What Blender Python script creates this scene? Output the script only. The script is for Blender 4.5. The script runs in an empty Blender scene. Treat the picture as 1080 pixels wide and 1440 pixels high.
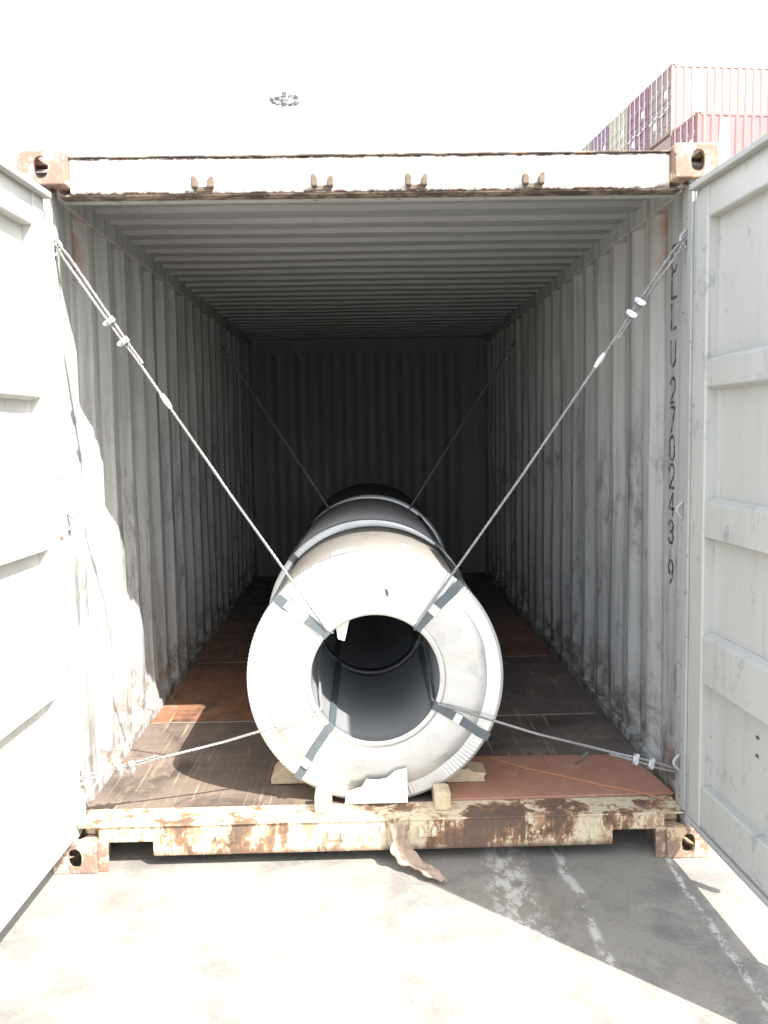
import bpy, bmesh, math, random
from mathutils import Vector, Matrix, noise

random.seed(7)
R = math.radians
sc = bpy.context.scene
col = sc.collection

# ------------------------------------------------------------------ camera
CAM = Vector((-0.0389, -3.1803, 1.6046))
YAW, PITCH, ROLL = 0.0192, -0.0891, -0.0169
fw = Vector((math.sin(YAW) * math.cos(PITCH), math.cos(YAW) * math.cos(PITCH), math.sin(PITCH)))
rt = Vector((math.cos(YAW), -math.sin(YAW), 0))
up = rt.cross(fw)
r2 = rt * math.cos(ROLL) + up * math.sin(ROLL)
u2 = up * math.cos(ROLL) - rt * math.sin(ROLL)
cd = bpy.data.cameras.new("camera")
cd.sensor_width = 36
cd.lens = 1254.34 * 36 / 1440
cd.clip_start, cd.clip_end = 0.05, 4000
cam = bpy.data.objects.new("camera", cd)
M = Matrix((r2, u2, -fw)).transposed().to_4x4()
M.translation = CAM
cam.matrix_world = M
col.objects.link(cam)
sc.camera = cam

# ------------------------------------------------------------------ sky, sun, exposure
SUN_TO = Vector((0.690, -0.705, 1.09)).normalized()      # towards the sun
EL = math.asin(SUN_TO.z)
w = bpy.data.worlds.new("World")
sc.world = w
w.use_nodes = True
wn = w.node_tree.nodes
sky = wn.new("ShaderNodeTexSky")
sky.sky_type = 'NISHITA'
sky.sun_disc = False
sky.sun_elevation = EL
sky.sun_rotation = math.atan2(SUN_TO.x, SUN_TO.y)
sky.air_density = 1.0
sky.dust_density = 4.0
sky.ozone_density = 0.6
bg = wn["Background"]
bg.inputs["Strength"].default_value = 0.15
haze_mix = wn.new("ShaderNodeMix")                       # thin white high haze over the whole sky
haze_mix.data_type = 'RGBA'
haze_mix.inputs[0].default_value = 0.72
haze_mix.inputs[7].default_value = (3.15, 3.32, 3.55, 1)
w.node_tree.links.new(sky.outputs[0], haze_mix.inputs[6])
w.node_tree.links.new(haze_mix.outputs[2], bg.inputs["Color"])
sd = bpy.data.lights.new("sun", 'SUN')
sd.energy = 2.85
sd.angle = R(0.5)
sd.color = (1.0, 0.95, 0.88)
so = bpy.data.objects.new("sun", sd)
so.rotation_euler = (-SUN_TO).to_track_quat('-Z', 'Y').to_euler()
so.location = SUN_TO * 30
col.objects.link(so)
sc.view_settings.view_transform = 'Standard'
sc.view_settings.look = 'None'
sc.view_settings.gamma = 1
sc.view_settings.exposure = 2.45
sc.cycles.use_denoising = True
sc.cycles.max_bounces = 7
sc.cycles.diffuse_bounces = 2
sc.cycles.glossy_bounces = 4

# ------------------------------------------------------------------ materials
class NT:
    def __init__(s, name):
        s.m = bpy.data.materials.new(name)
        s.m.use_nodes = True
        s.t = s.m.node_tree
        s.b = s.t.nodes["Principled BSDF"]
        s._c = None
    def n(s, t, **k):
        x = s.t.nodes.new(t)
        for a, v in k.items():
            setattr(x, a, v)
        return x
    def l(s, a, b):
        s.t.links.new(a, b)
    def put(s, sock, v):
        if isinstance(v, (int, float)):
            sock.default_value = v
        elif isinstance(v, (tuple, list)):
            sock.default_value = (*v, 1) if len(v) == 3 and sock.type == 'RGBA' else v
        else:
            s.l(v, sock)
    def co(s, kind='Object'):
        if s._c is None:
            s._c = s.n("ShaderNodeTexCoord")
        return s._c.outputs[kind]
    def map(s, scale=(1, 1, 1), loc=(0, 0, 0), rot=(0, 0, 0), vec=None):
        m = s.n("ShaderNodeMapping")
        s.l(vec or s.co(), m.inputs[0])
        m.inputs["Scale"].default_value = scale
        m.inputs["Location"].default_value = loc
        m.inputs["Rotation"].default_value = rot
        return m.outputs[0]
    def noise(s, scale=5, detail=4, rough=.55, dist=0, sc3=(1, 1, 1), loc=(0, 0, 0)):
        x = s.n("ShaderNodeTexNoise")
        s.l(s.map(sc3, loc), x.inputs["Vector"])
        x.inputs["Scale"].default_value = scale
        x.inputs["Detail"].default_value = detail
        x.inputs["Roughness"].default_value = rough
        x.inputs["Distortion"].default_value = dist
        return x.outputs["Fac"]
    def step(s, v, lo, hi, a=0.0, b=1.0):
        x = s.n("ShaderNodeMapRange")
        x.interpolation_type = 'SMOOTHSTEP'
        s.put(x.inputs[0], v)
        x.inputs[1].default_value, x.inputs[2].default_value = lo, hi
        x.inputs[3].default_value, x.inputs[4].default_value = a, b
        return x.outputs[0]
    def math(s, op, a, b=0.0):
        x = s.n("ShaderNodeMath", operation=op)
        s.put(x.inputs[0], a)
        s.put(x.inputs[1], b)
        return x.outputs[0]
    def mix(s, f, a, b, mode='MIX'):
        x = s.n("ShaderNodeMix", data_type='RGBA', blend_type=mode)
        s.put(x.inputs[0], f)
        s.put(x.inputs[6], a)
        s.put(x.inputs[7], b)
        return x.outputs[2]
    def xyz(s):
        x = s.n("ShaderNodeSeparateXYZ")
        s.l(s.co(), x.inputs[0])
        return x.outputs
    def band(s, v, lo, hi, soft):
        return s.math('MULTIPLY', s.step(v, lo - soft, lo + soft), s.step(v, hi - soft, hi + soft, 1, 0))
    def mul(s, *v):
        r = v[0]
        for q in v[1:]:
            r = s.math('MULTIPLY', r, q)
        return r
    def oc(s):
        return s.n("ShaderNodeObjectInfo").outputs["Color"]
    def fin(s, color, rough=.6, metal=0.0, bump=None, bs=.3, bd=.01):
        s.put(s.b.inputs["Base Color"], color)
        s.put(s.b.inputs["Roughness"], rough)
        s.put(s.b.inputs["Metallic"], metal)
        if bump is not None:
            x = s.n("ShaderNodeBump")
            x.inputs["Strength"].default_value = bs
            x.inputs["Distance"].default_value = bd
            s.l(bump, x.inputs["Height"])
            s.l(x.outputs[0], s.b.inputs["Normal"])
        return s.m

MAT = {}

def make_materials():
    # interior wall paint: pale grey, streaked and scuffed, rust near bottom
    t = NT("interior_paint")
    X = t.xyz()
    c = t.mix(t.noise(2.2, 5, .6), (.36, .367, .36), (.52, .525, .51))
    streak = t.noise(1.0, 5, .6, .4, (14, 14, .7))
    c = t.mix(t.step(streak, .42, .70, 0, .7), c, (.19, .19, .195))
    scuff = t.noise(3.4, 11, .76, .2, (2.2, 2.2, .9), (3.1, 0, 1))
    zm = t.step(X[2], 2.1, 1.2)
    c = t.mix(t.mul(t.step(scuff, .50, .66), zm, .62), c, (.05, .052, .058))
    fine = t.noise(60, 4, .7)
    c = t.mix(t.step(fine, .62, .74, 0, .5), c, (.14, .13, .125))
    low = t.math('MULTIPLY', t.step(X[2], .62, .2), t.step(t.noise(9, 6, .7, .5), .42, .62))
    c = t.mix(low, c, (.15, .115, .09))
    lt = t.step(t.noise(5, 6, .7, 0, (1, 1, .5), (8, 2, 5)), .63, .72, 0, .6)
    c = t.mix(lt, c, (.50, .50, .485))
    st = t.mul(t.band(X[1], .41, .55, .05), t.band(X[2], 2.24, 2.47, .06), t.step(t.noise(10, 4), .3, .55), .85)
    c = t.mix(st, c, (.33, .15, .10))
    MAT['wall'] = t.fin(c, .68, 0, t.math('ADD', t.noise(40, 5, .7), scuff), .25, .004)
    # roof inside
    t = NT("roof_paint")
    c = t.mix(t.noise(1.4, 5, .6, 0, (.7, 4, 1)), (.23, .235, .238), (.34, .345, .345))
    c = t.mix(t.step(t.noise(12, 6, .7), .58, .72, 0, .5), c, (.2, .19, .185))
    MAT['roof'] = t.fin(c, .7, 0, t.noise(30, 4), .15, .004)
    # end wall (streaked; grey darkened in the colour for light falloff inside)
    t = NT("end_wall_shaded_paint")
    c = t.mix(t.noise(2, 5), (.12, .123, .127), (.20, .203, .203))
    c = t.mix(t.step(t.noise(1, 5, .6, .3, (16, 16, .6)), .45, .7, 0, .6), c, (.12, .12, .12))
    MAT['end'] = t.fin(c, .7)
    # exterior pale paint with rust (header)
    t = NT("header_paint")
    X = t.xyz()
    c = t.mix(t.noise(6, 5), (.70, .68, .64), (.78, .77, .74))
    edge = t.math('MAXIMUM', t.step(X[2], 2.478, 2.452), t.step(X[2], 2.561, 2.566))
    n1 = t.noise(22, 8, .75, .6, (1, 1, 1.2))
    rust = t.mix(t.noise(30, 4), (.04, .022, .018), (.14, .07, .045))
    c = t.mix(t.math('MULTIPLY', edge, t.step(n1, .36, .56)), c, rust)
    c = t.mix(t.step(n1, .67, .72), c, rust)
    run = t.mul(t.step(t.noise(1, 4, .6, 0, (26, 1, 1.0)), .58, .75), t.step(X[2], 2.53, 2.46), .5)
    c = t.mix(run, c, (.42, .26, .15))
    MAT['header'] = t.fin(c, .55, 0, n1, .3, .004)
    # sill: cream paint badly worn to rust and black grime
    t = NT("sill_paint")
    X = t.xyz()
    n1 = t.noise(5, 12, .74, .1, (1, 1, .8))
    n2 = t.noise(17, 10, .74, .1, (1, 1, .5), (4, 1, 0))
    drip = t.noise(1, 8, .7, .1, (34, 34, 2.2))
    c = t.mix(t.noise(9, 5), (.56, .47, .30), (.66, .60, .47))
    c = t.mix(t.step(drip, .48, .68, 0, .65), c, (.40, .27, .15))
    c = t.mix(t.step(n2, .50, .60, 0, .85), c, (.33, .18, .095))
    right = t.step(X[0], -.1, .35, -.02, .018)  # right half darker: more grime, and partly shade put into the colour
    e = t.math('ADD', t.math('ADD', n1, right), t.math('MULTIPLY', t.math('SUBTRACT', drip, .5), .35))
    c = t.mix(t.step(e, .50, .545), c, (.26, .13, .07))
    c = t.mix(t.step(e, .535, .60, 0, .92), c, t.mix(n2, (.05, .036, .028), (.17, .125, .09)))
    c = t.mix(t.step(t.noise(46, 8, .8), .56, .66, 0, .7), c, (.12, .07, .045))
    c = t.mix(t.mul(t.step(X[2], .078, .05), t.step(n2, .3, .5), .85), c, (.11, .065, .045))
    MAT['sill'] = t.fin(c, .75, 0, t.math('ADD', n1, n2), .5, .006)
    # rusty castings (object colour = remaining paint)
    t = NT("casting_rust")
    n1 = t.noise(13, 11, .70, .2)
    rust = t.mix(t.noise(45, 5), (.14, .085, .062), (.30, .20, .15))
    c = t.mix(t.step(n1, .46, .52), t.oc(), rust)
    c = t.mix(t.step(t.noise(28, 6, .75, 0, (1, 1, 1), (5, 5, 5)), .60, .68), c, (.08, .04, .03))
    MAT['casting'] = t.fin(c, .8, 0, n1, .6, .006)
    t = NT("lip_rust")
    MAT['lip'] = t.fin(t.mix(t.step(t.noise(9, 7, .75), .45, .6), (.07, .05, .04), (.26, .20, .15)), .8)
    t = NT("keeper_rust")
    c = t.mix(t.noise(40, 6, .7), (.04, .032, .026), (.20, .155, .11))
    MAT['keeper'] = t.fin(c, .8, .1, t.noise(60, 5), .5, .003)
    # door inside paint
    t = NT("door_paint")
    X = t.xyz()
    c = t.mix(t.noise(2.5, 5, .6), (.41, .415, .39), (.50, .50, .475))
    c = t.mix(t.step(t.noise(1, 5, .62, .3, (9, 9, .8)), .52, .78, 0, .4), c, (.32, .32, .325))
    sc1 = t.noise(7, 8, .72, .8, (1.4, 1.4, 1))
    c = t.mix(t.step(sc1, .565, .68, 0, .6), c, (.22, .222, .245))
    c = t.mix(t.step(t.noise(50, 5, .7), .66, .72), c, (.22, .11, .07))
    c = t.mix(t.step(t.noise(1, 7, .7, .1, (3, 3, 60), (2, 2, 2)), .64, .72, 0, .5), c, (.27, .265, .27))
    c = t.mix(t.mul(t.step(t.noise(1, 6, .65, .1, (40, 40, 1.5), (1, 5, 2)), .60, .72), .5), c, (.36, .27, .20))
    MAT['door'] = t.fin(c, .5, 0, t.noise(18, 4), .12, .004)
    t = NT("gasket_rubber")
    MAT['gasket'] = t.fin(t.mix(t.noise(20, 5), (.30, .30, .285), (.42, .42, .40)), .7)
    # post
    t = NT("post_paint")
    c = t.mix(t.noise(3, 5), (.34, .35, .34), (.46, .465, .45))
    c = t.mix(t.step(t.noise(1, 6, .65, .3, (20, 20, 1.4)), .5, .7, 0, .6), c, (.22, .21, .205))
    c = t.mix(t.step(t.noise(26, 6, .7), .60, .68), c, (.20, .11, .07))
    MAT['post'] = t.fin(c, .6)
    # floor plywood (object colour tint)
    t = NT("floor_plywood")
    grain = t.noise(1, 6, .65, .3, (3, 34, 3))
    c = t.mix(grain, t.oc(), t.mix(1, t.oc(), (.45, .43, .42), 'MULTIPLY'))
    c = t.mix(t.step(t.noise(3, 7, .7, .7), .47, .66, 0, .85), c, (.06, .048, .042))
    c = t.mix(t.step(t.noise(9, 10, .8, .2, (1, .5, 1), (6, 3, 0)), .53, .68, 0, .6), c, (.33, .27, .21))
    scr = t.noise(1, 6, .7, .3, (70, 2.0, 1))
    c = t.mix(t.step(scr, .57, .68, 0, .75), c, (.40, .32, .23))
    c = t.mix(t.step(t.noise(1, 5, .7, .3, (3, 80, 1), (3, 1, 0)), .62, .72, 0, .5), c, (.06, .05, .045))
    MAT['floor'] = t.fin(c, t.step(t.noise(5, 5), .3, .7, .38, .62), 0, grain, .3, .003)
    # brown film-faced sheet
    t = NT("brown_board")
    c = t.mix(t.noise(3, 5), (.33, .155, .105), (.43, .225, .16))
    c = t.mix(t.step(t.noise(12, 11, .8), .50, .66, 0, .6), c, (.46, .31, .23))
    c = t.mix(t.step(t.noise(1, 6, .7, .2, (50, 3, 1)), .60, .70, 0, .5), c, (.14, .08, .06))
    c = t.mix(t.step(t.noise(2, 6, .7, .6, (1, 1, 1), (2, 2, 2)), .58, .7, 0, .6), c, (.10, .055, .045))
    MAT['board'] = t.fin(c, .5, 0, t.noise(30, 4), .15, .002)
    # timber
    t = NT("pale_timber")
    c = t.mix(t.noise(1, 6, .65, .8, (30, 3, 30)), (.36, .27, .155), (.66, .57, .41))
    c = t.mix(t.step(t.noise(14, 5), .56, .7, 0, .5), c, (.30, .22, .13))
    MAT['timber'] = t.fin(c, .75, 0, t.noise(40, 5), .3, .003)
    # galvanised steel
    t = NT("galvanised_steel")
    c = t.mix(t.noise(5, 6, .65, .5), (.50, .51, .51), (.62, .625, .62))
    c = t.mix(t.step(t.noise(11, 7, .7, .6), .55, .70, 0, .6), c, (.38, .39, .40))
    c = t.mix(t.step(t.noise(45, 6, .75, .4), .60, .70, 0, .4), c, (.34, .345, .35))
    MAT['galv'] = t.fin(c, t.step(t.noise(8, 5), .3, .7, .26, .44), .75, t.math('ADD', t.noise(5, 4), t.noise(14, 3)), .22, .008)
    t = NT("ring_steel")
    c = t.mix(t.noise(7, 5), (.55, .565, .58), (.74, .75, .755))
    MAT['ring'] = t.fin(c, .38, .7, t.noise(14, 4), .15, .004)
    t = NT("bore_steel")
    c = t.mix(t.noise(4, 6, .65, .5), (.48, .51, .55), (.70, .73, .76))
    MAT['bore'] = t.fin(c, .34, .7, t.noise(7, 4), .2, .01)
    t = NT("kraft_wrap")
    c = t.mix(t.noise(4, 6, .65, .6, (1, 2.2, 1)), (.23, .216, .192), (.36, .34, .31))
    c = t.mix(t.step(t.noise(6, 7, .75, .8), .55, .70, 0, .6), c, (.10, .092, .082))
    MAT['kraft'] = t.fin(c, .36, .25, t.noise(5, 6, .7, .8), .5, .012)
    t = NT("grey_wrap")
    c = t.mix(t.noise(4, 6, .65, .5), (.50, .505, .51), (.66, .665, .67))
    MAT['greywrap'] = t.fin(c, .36, .2, t.noise(5, 5), .35, .01)
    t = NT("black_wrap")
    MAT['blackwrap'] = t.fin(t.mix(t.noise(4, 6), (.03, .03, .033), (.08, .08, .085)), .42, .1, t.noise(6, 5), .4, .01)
    t = NT("strap_steel")
    c = t.mix(t.noise(20, 5), (.075, .092, .105), (.14, .158, .17))
    MAT['strap'] = t.fin(c, .45, .35)
    t = NT("seal_metal")
    MAT['seal'] = t.fin(t.mix(t.noise(30, 4), (.62, .62, .60), (.78, .78, .75)), .45, .4, t.noise(70, 3), .3, .002)
    t = NT("paper_white")
    MAT['paper'] = t.fin(t.mix(t.noise(14, 5), (.72, .70, .63), (.80, .79, .75)), .8, 0, t.noise(20, 4), .3, .004)
    t = NT("wire_rope")
    MAT['rope'] = t.fin(t.mix(t.noise(90, 4), (.17, .17, .168), (.36, .36, .35)), .45, .4)
    t = NT("clip_zinc")
    MAT['clip'] = t.fin(t.mix(t.noise(60, 3), (.42, .43, .44), (.62, .62, .62)), .32, .8)
    t = NT("orange_strap")
    MAT['orange'] = t.fin(t.mix(t.noise(30, 3), (.52, .20, .10), (.66, .34, .20)), .5)
    t = NT("steel_strip")
    MAT['strip'] = t.fin(t.mix(t.noise(30, 5), (.22, .17, .14), (.42, .36, .31)), .45, .3)
    t = NT("rag_cloth")
    c = t.mix(t.noise(14, 6, .7), (.22, .155, .115), (.38, .30, .235))
    MAT['rag'] = t.fin(c, .9, 0, t.noise(60, 4), .5, .003)
    t = NT("black_lettering")
    MAT['letter'] = t.fin(t.mix(t.step(t.noise(38, 8, .78), .46, .60), (.03, .03, .03), (.27, .272, .265)), .7)
    t = NT("dark_metal")
    MAT['dark'] = t.fin((.05, .05, .052), .6, .3)
    # concrete ground with worn white lines
    t = NT("concrete")
    X = t.xyz()
    c = t.mix(t.noise(.8, 7, .62, .4), (.200, .191, .170), (.262, .247, .216))
    c = t.mix(t.step(t.noise(2.6, 9, .72, .25), .47, .64, 0, .75), c, (.125, .122, .117))
    c = t.mix(t.step(t.noise(5, 8, .72, .5, (1, 1, 1), (4, 7, 0)), .54, .68, 0, .55), c, (.30, .285, .255))
    c = t.mix(t.step(t.noise(95, 5, .8), .52, .64, 0, .6), c, (.10, .096, .09))
    c = t.mix(t.step(t.noise(.9, 6, .7, .6, (1, 1, 1), (1, 4, 0)), .57, .72, 0, .5), c, (.24, .195, .145))
    wob = t.math('MULTIPLY', t.math('SUBTRACT', t.noise(2.5, 3), .5), .10)
    xw = t.math('ADD', X[0], wob)
    pn = t.noise(13, 9, .78, .1, (1, .6, 1))
    def line(x0, x1, lo, hi, soft):
        return t.mul(t.band(xw, x0, x1, soft), t.step(pn, lo, hi))
    pm = t.math('MAXIMUM', line(.37, .53, .47, .57, .04), t.math('MAXIMUM', line(.655, .685, .48, .55, .01), line(1.045, 1.068, .47, .53, .008)))
    pm = t.math('MULTIPLY', pm, t.band(X[1], -2.6, .4, .1))
    c = t.mix(t.math('MULTIPLY', pm, .62), c, (.55, .545, .52))
    vo = t.n("ShaderNodeTexVoronoi", feature='DISTANCE_TO_EDGE')
    nz = t.n("ShaderNodeTexNoise")
    t.l(t.co(), nz.inputs["Vector"])
    nz.inputs["Scale"].default_value = 2.2
    nz.inputs["Detail"].default_value = 6
    vm = t.n("ShaderNodeVectorMath", operation='MULTIPLY_ADD')
    t.l(nz.outputs["Color"], vm.inputs[0])
    vm.inputs[1].default_value = (.5, .5, 0)
    t.l(t.co(), vm.inputs[2])
    t.l(vm.outputs[0], vo.inputs["Vector"])
    vo.inputs["Scale"].default_value = .55
    crack = t.step(vo.outputs["Distance"], .002, .007, 1, 0)
    c = t.mix(t.math('MULTIPLY', crack, t.step(t.noise(1.1, 3), .62, .7, 0, .3)), c, (.09, .085, .08))
    MAT['ground'] = t.fin(c, .85, 0, t.math('ADD', t.noise(90, 6, .7), t.noise(4, 4)), .45, .006)
    # container paint tinted by object colour
    t = NT("container_paint")
    c = t.mix(t.noise(.8, 5), t.oc(), t.mix(1, t.oc(), (.78, .76, .76), 'MULTIPLY'))
    c = t.mix(t.step(t.noise(2.2, 7, .75, .5), .63, .72, 0, .6), c, (.17, .10, .07))
    c = t.mix(t.step(t.noise(1, 5, .6, 0, (5, 5, .5)), .5, .8, 0, .3), c, (.45, .42, .40))
    MAT['paint'] = t.fin(c, .6)
    t = NT("lock_rod_grey")
    MAT['rod'] = t.fin(t.mix(t.noise(3, 4), (.50, .50, .50), (.66, .65, .64)), .5, .2)
    t = NT("mast_steel")
    MAT['mast'] = t.fin(t.mix(t.noise(2, 4), (.40, .41, .42), (.47, .47, .47)), .5, .1)
    t = NT("lamp_housing")
    MAT['lamp'] = t.fin((.17, .17, .18), .5)

make_materials()

# ------------------------------------------------------------------ mesh helpers
class MB:
    def __init__(s):
        s.v, s.f = [], []
    def add(s, vs, fs):
        o = len(s.v)
        s.v += [tuple(p) for p in vs]
        s.f += [tuple(i + o for i in q) for q in fs]
        return s
    def box(s, a, b):
        x0, y0, z0 = a
        x1, y1, z1 = b
        return s.add([(x0, y0, z0), (x1, y0, z0), (x1, y1, z0), (x0, y1, z0), (x0, y0, z1), (x1, y0, z1), (x1, y1, z1), (x0, y1, z1)],
                     [(0, 3, 2, 1), (4, 5, 6, 7), (0, 1, 5, 4), (1, 2, 6, 5), (2, 3, 7, 6), (3, 0, 4, 7)])
    def prism(s, poly, axis, lo, hi):
        """poly: 2D points (ccw); axis 'x','y','z' extrude between lo and hi"""
        def P(a, b, t):
            return {'x': (t, a, b), 'y': (a, t, b), 'z': (a, b, t)}[axis]
        n = len(poly)
        vs = [P(a, b, lo) for a, b in poly] + [P(a, b, hi) for a, b in poly]
        fs = [tuple(range(n))[::-1], tuple(range(n, 2 * n))] + [(i, (i + 1) % n, n + (i + 1) % n, n + i) for i in range(n)]
        return s.add(vs, fs)
    def tube(s, path, r, seg=8, cap=True):
        path = [Vector(p) for p in path]
        rings = []
        t = (path[1] - path[0]).normalized()
        nrm = t.orthogonal().normalized()
        vs, fs = [], []
        for i, p in enumerate(path):
            a = path[max(i - 1, 0)]
            b = path[min(i + 1, len(path) - 1)]
            t2 = (b - a).normalized()
            nrm = (nrm - t2 * nrm.dot(t2)).normalized()
            bn = t2.cross(nrm)
            rr = r[i] if isinstance(r, (list, tuple)) else r
            for k in range(seg):
                an = 2 * math.pi * k / seg
                vs.append(p + nrm * math.cos(an) * rr + bn * math.sin(an) * rr)
        for i in range(len(path) - 1):
            for k in range(seg):
                k2 = (k + 1) % seg
                fs.append((i * seg + k, i * seg + k2, (i + 1) * seg + k2, (i + 1) * seg + k))
        if cap:
            fs.append(tuple(range(seg))[::-1])
            fs.append(tuple(range((len(path) - 1) * seg, len(path) * seg)))
        return s.add(vs, fs)
    def lathe_y(s, prof, seg, cx, cz, closed=False):
        """prof: list of (r, y); revolve about axis parallel to y"""
        n = len(prof)
        vs = []
        for k in range(seg):
            a = 2 * math.pi * k / seg
            for r, y in prof:
                vs.append((cx + r * math.cos(a), y, cz + r * math.sin(a)))
        fs = []
        m = n if closed else n - 1
        for k in range(seg):
            k2 = (k + 1) % seg
            for i in range(m):
                j = (i + 1) % n
                fs.append((k * n + i, k * n + j, k2 * n + j, k2 * n + i))
        return s.add(vs, fs)
    def mesh(s, name):
        me = bpy.data.meshes.new(name)
        me.from_pydata(s.v, [], s.f)
        bm = bmesh.new()
        bm.from_mesh(me)
        bmesh.ops.recalc_face_normals(bm, faces=bm.faces)
        bm.to_mesh(me)
        bm.free()
        me.update()
        return me

def obj(name, mesh, mat, parent=None, bevel=0, smooth=None, color=None):
    if isinstance(mesh, MB):
        mesh = mesh.mesh(name)
    o = bpy.data.objects.new(name, mesh)
    col.objects.link(o)
    if mat and not mesh.materials:
        mesh.materials.append(MAT[mat])
    if parent:
        o.parent = parent
    if bevel:
        b = o.modifiers.new("bevel", 'BEVEL')
        b.width = bevel
        b.segments = 2
        b.limit_method = 'ANGLE'
        b.angle_limit = R(40)
    if smooth:
        mesh.polygons.foreach_set("use_smooth", [True] * len(mesh.polygons))
        try:
            mesh.set_sharp_from_angle(angle=R(smooth))
        except Exception:
            pass
    if color:
        o.color = (*color, 1)
    return o

def empty(name, label, cat, loc=(0, 0, 0), rotz=0, group=None):
    o = bpy.data.objects.new(name, None)
    col.objects.link(o)
    o.location = loc
    o.rotation_euler = (0, 0, rotz)
    o.empty_display_size = .1
    return tag(o, label, cat, group)

def tag(o, label, cat, group=None):
    o["label"] = label
    o["category"] = cat
    if group:
        o["group"] = group
    return o

def bx(name, a, b, mat, parent, bevel=.004, color=None):
    return obj(name, MB().box(a, b), mat, parent, bevel, color=color)

def nz(x, y, z):
    return noise.noise(Vector((x, y, z)))

# ------------------------------------------------------------------ ground
g = obj("ground", MB().add([(-1500, -1500, 0), (1500, -1500, 0), (1500, 1500, 0), (-1500, 1500, 0)], [(0, 1, 2, 3)]), 'ground')
g["kind"] = "structure"
g["label"] = "pale worn concrete yard with faint white lines"

# ------------------------------------------------------------------ corner casting (hollow, with oval openings)
def ellipse(cu, cv, a, b, n=24, p=2.6):
    out = []
    for k in range(n):
        t = 2 * math.pi * k / n
        c, s = math.cos(t), math.sin(t)
        out.append((cu + a * math.copysign(abs(c) ** (2 / p), c), cv + b * math.copysign(abs(s) ** (2 / p), s)))
    return out

def make_casting():
    """front (-y) lower outer corner at origin; body spans x 0..0.162 (0 = outer side), y 0..0.178, z 0..0.118"""
    base = obj("tmp_a", MB().box((0, 0, 0), (.162, .178, .118)), None, bevel=.006)
    base.modifiers["bevel"].segments = 3
    cuts = [MB().box((.016, .016, .012), (.146, .162, .106)),
            MB().prism(ellipse(.081, .059, .026, .037, p=2.3), 'y', -.02, .03),
            MB().prism(ellipse(.089, .059, .036, .028), 'x', -.02, .03),
            MB().prism(ellipse(.081, .089, .030, .055), 'z', -.02, .15)]
    cos = []
    for i, c in enumerate(cuts):
        o = obj("tmp_c", c, None)
        cos.append(o)
        m = base.modifiers.new("b%d" % i, 'BOOLEAN')
        m.operation = 'DIFFERENCE'
        m.object = o
        m.solver = 'EXACT'
    dg = bpy.context.evaluated_depsgraph_get()
    me = bpy.data.meshes.new_from_object(base.evaluated_get(dg))
    me.name = "corner_casting"
    for o in [base] + cos:
        bpy.data.objects.remove(o)
    me.materials.clear()
    me.materials.append(MAT['casting'])
    return me

CASTING = make_casting()

def castings(parent, W, L, H, colors):
    i = 0
    for z in (0, H - .118):
        for y, sy in ((0, 1), (L, -1)):
            for x, sx in ((-W / 2, 1), (W / 2, -1)):
                o = obj("corner_casting", CASTING, None, parent, color=colors[i % len(colors)])
                o.location = (x, y, z)
                o.scale = (sx, sy, 1)
                i += 1

# ------------------------------------------------------------------ corrugated sheet
def corrugated(s0, s1, h0, h1, base, depth, fa, sl, fb, place, thick=.003, hs=1, wob=0.0, lead=0.0, tail=0.0):
    """profile along s; place(s, h, d) -> xyz with d the depth offset (0..depth away from viewer)"""
    pts = [(s0, 0.0)]
    s = s0 + lead
    if lead:
        pts.append((s, 0.0))
    end = s1 - tail
    while s + sl * 2 + fb + fa <= end + 1e-6:
        s += sl
        pts.append((s, depth))
        s += fb
        pts.append((s, depth))
        s += sl
        pts.append((s, 0.0))
        s += fa
        pts.append((s, 0.0))
    if s1 - pts[-1][0] > .002:
        pts.append((s1, 0.0))
    vs, fs = [], []
    n = len(pts)
    for th in (0, thick):
        for j in range(hs + 1):
            h = h0 + (h1 - h0) * j / hs
            for (a, d) in pts:
                q = wob * nz(a * 3.1, h * 1.7, 3.3) * min(1, max(0, (a - s0 - lead) / .2)) if 0 < j < hs else 0
                vs.append(place(a + q * .8, h, base + d + th + q))
    N = n * (hs + 1)
    for j in range(hs):
        for i in range(n - 1):
            a = j * n + i
            fs.append((a, a + 1, a + n + 1, a + n))
            fs.append((N + a, N + a + n, N + a + n + 1, N + a + 1))
    for i in range(n - 1):
        fs.append((i, N + i, N + i + 1, i + 1))
        t = hs * n + i
        fs.append((t, t + 1, N + t + 1, N + t))
    for j in range(hs):
        a, b = j * n, (j + 1) * n
        fs.append((a, b, N + b, N + a))
        a, b = j * n + n - 1, (j + 1) * n + n - 1
        fs.append((a, N + a, N + b, b))
    return MB().add(vs, fs)

# ------------------------------------------------------------------ the open container
W, L, H = 2.438, 6.058, 2.591
FZ = .160                                    # floor top
oc = empty("open_container", "open twenty foot steel container with both doors swung out", "container")
CREAM, PINK, ORNG, RED = (.60, .50, .36), (.40, .26, .23), (.50, .37, .23), (.44, .34, .25)
castings(oc, W, L, H, [RED, ORNG, PINK, ORNG, (.36, .22, .20), (.50, .39, .25), PINK, ORNG])

# header beam
bx("header", (-1.057, .05, 2.452), (1.057, .115, 2.573), 'header', oc, .006)
bx("header_lip", (-1.10, .056, 2.4455), (1.10, .125, 2.4515), 'lip', oc, .002)
bx("header_top_edge", (-1.056, .044, 2.5735), (1.056, .12, 2.5800), 'lip', oc, .002)
bx("header_return", (-1.125, .1155, 2.452), (1.125, .20, 2.50), 'post', oc, .004)
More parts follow.
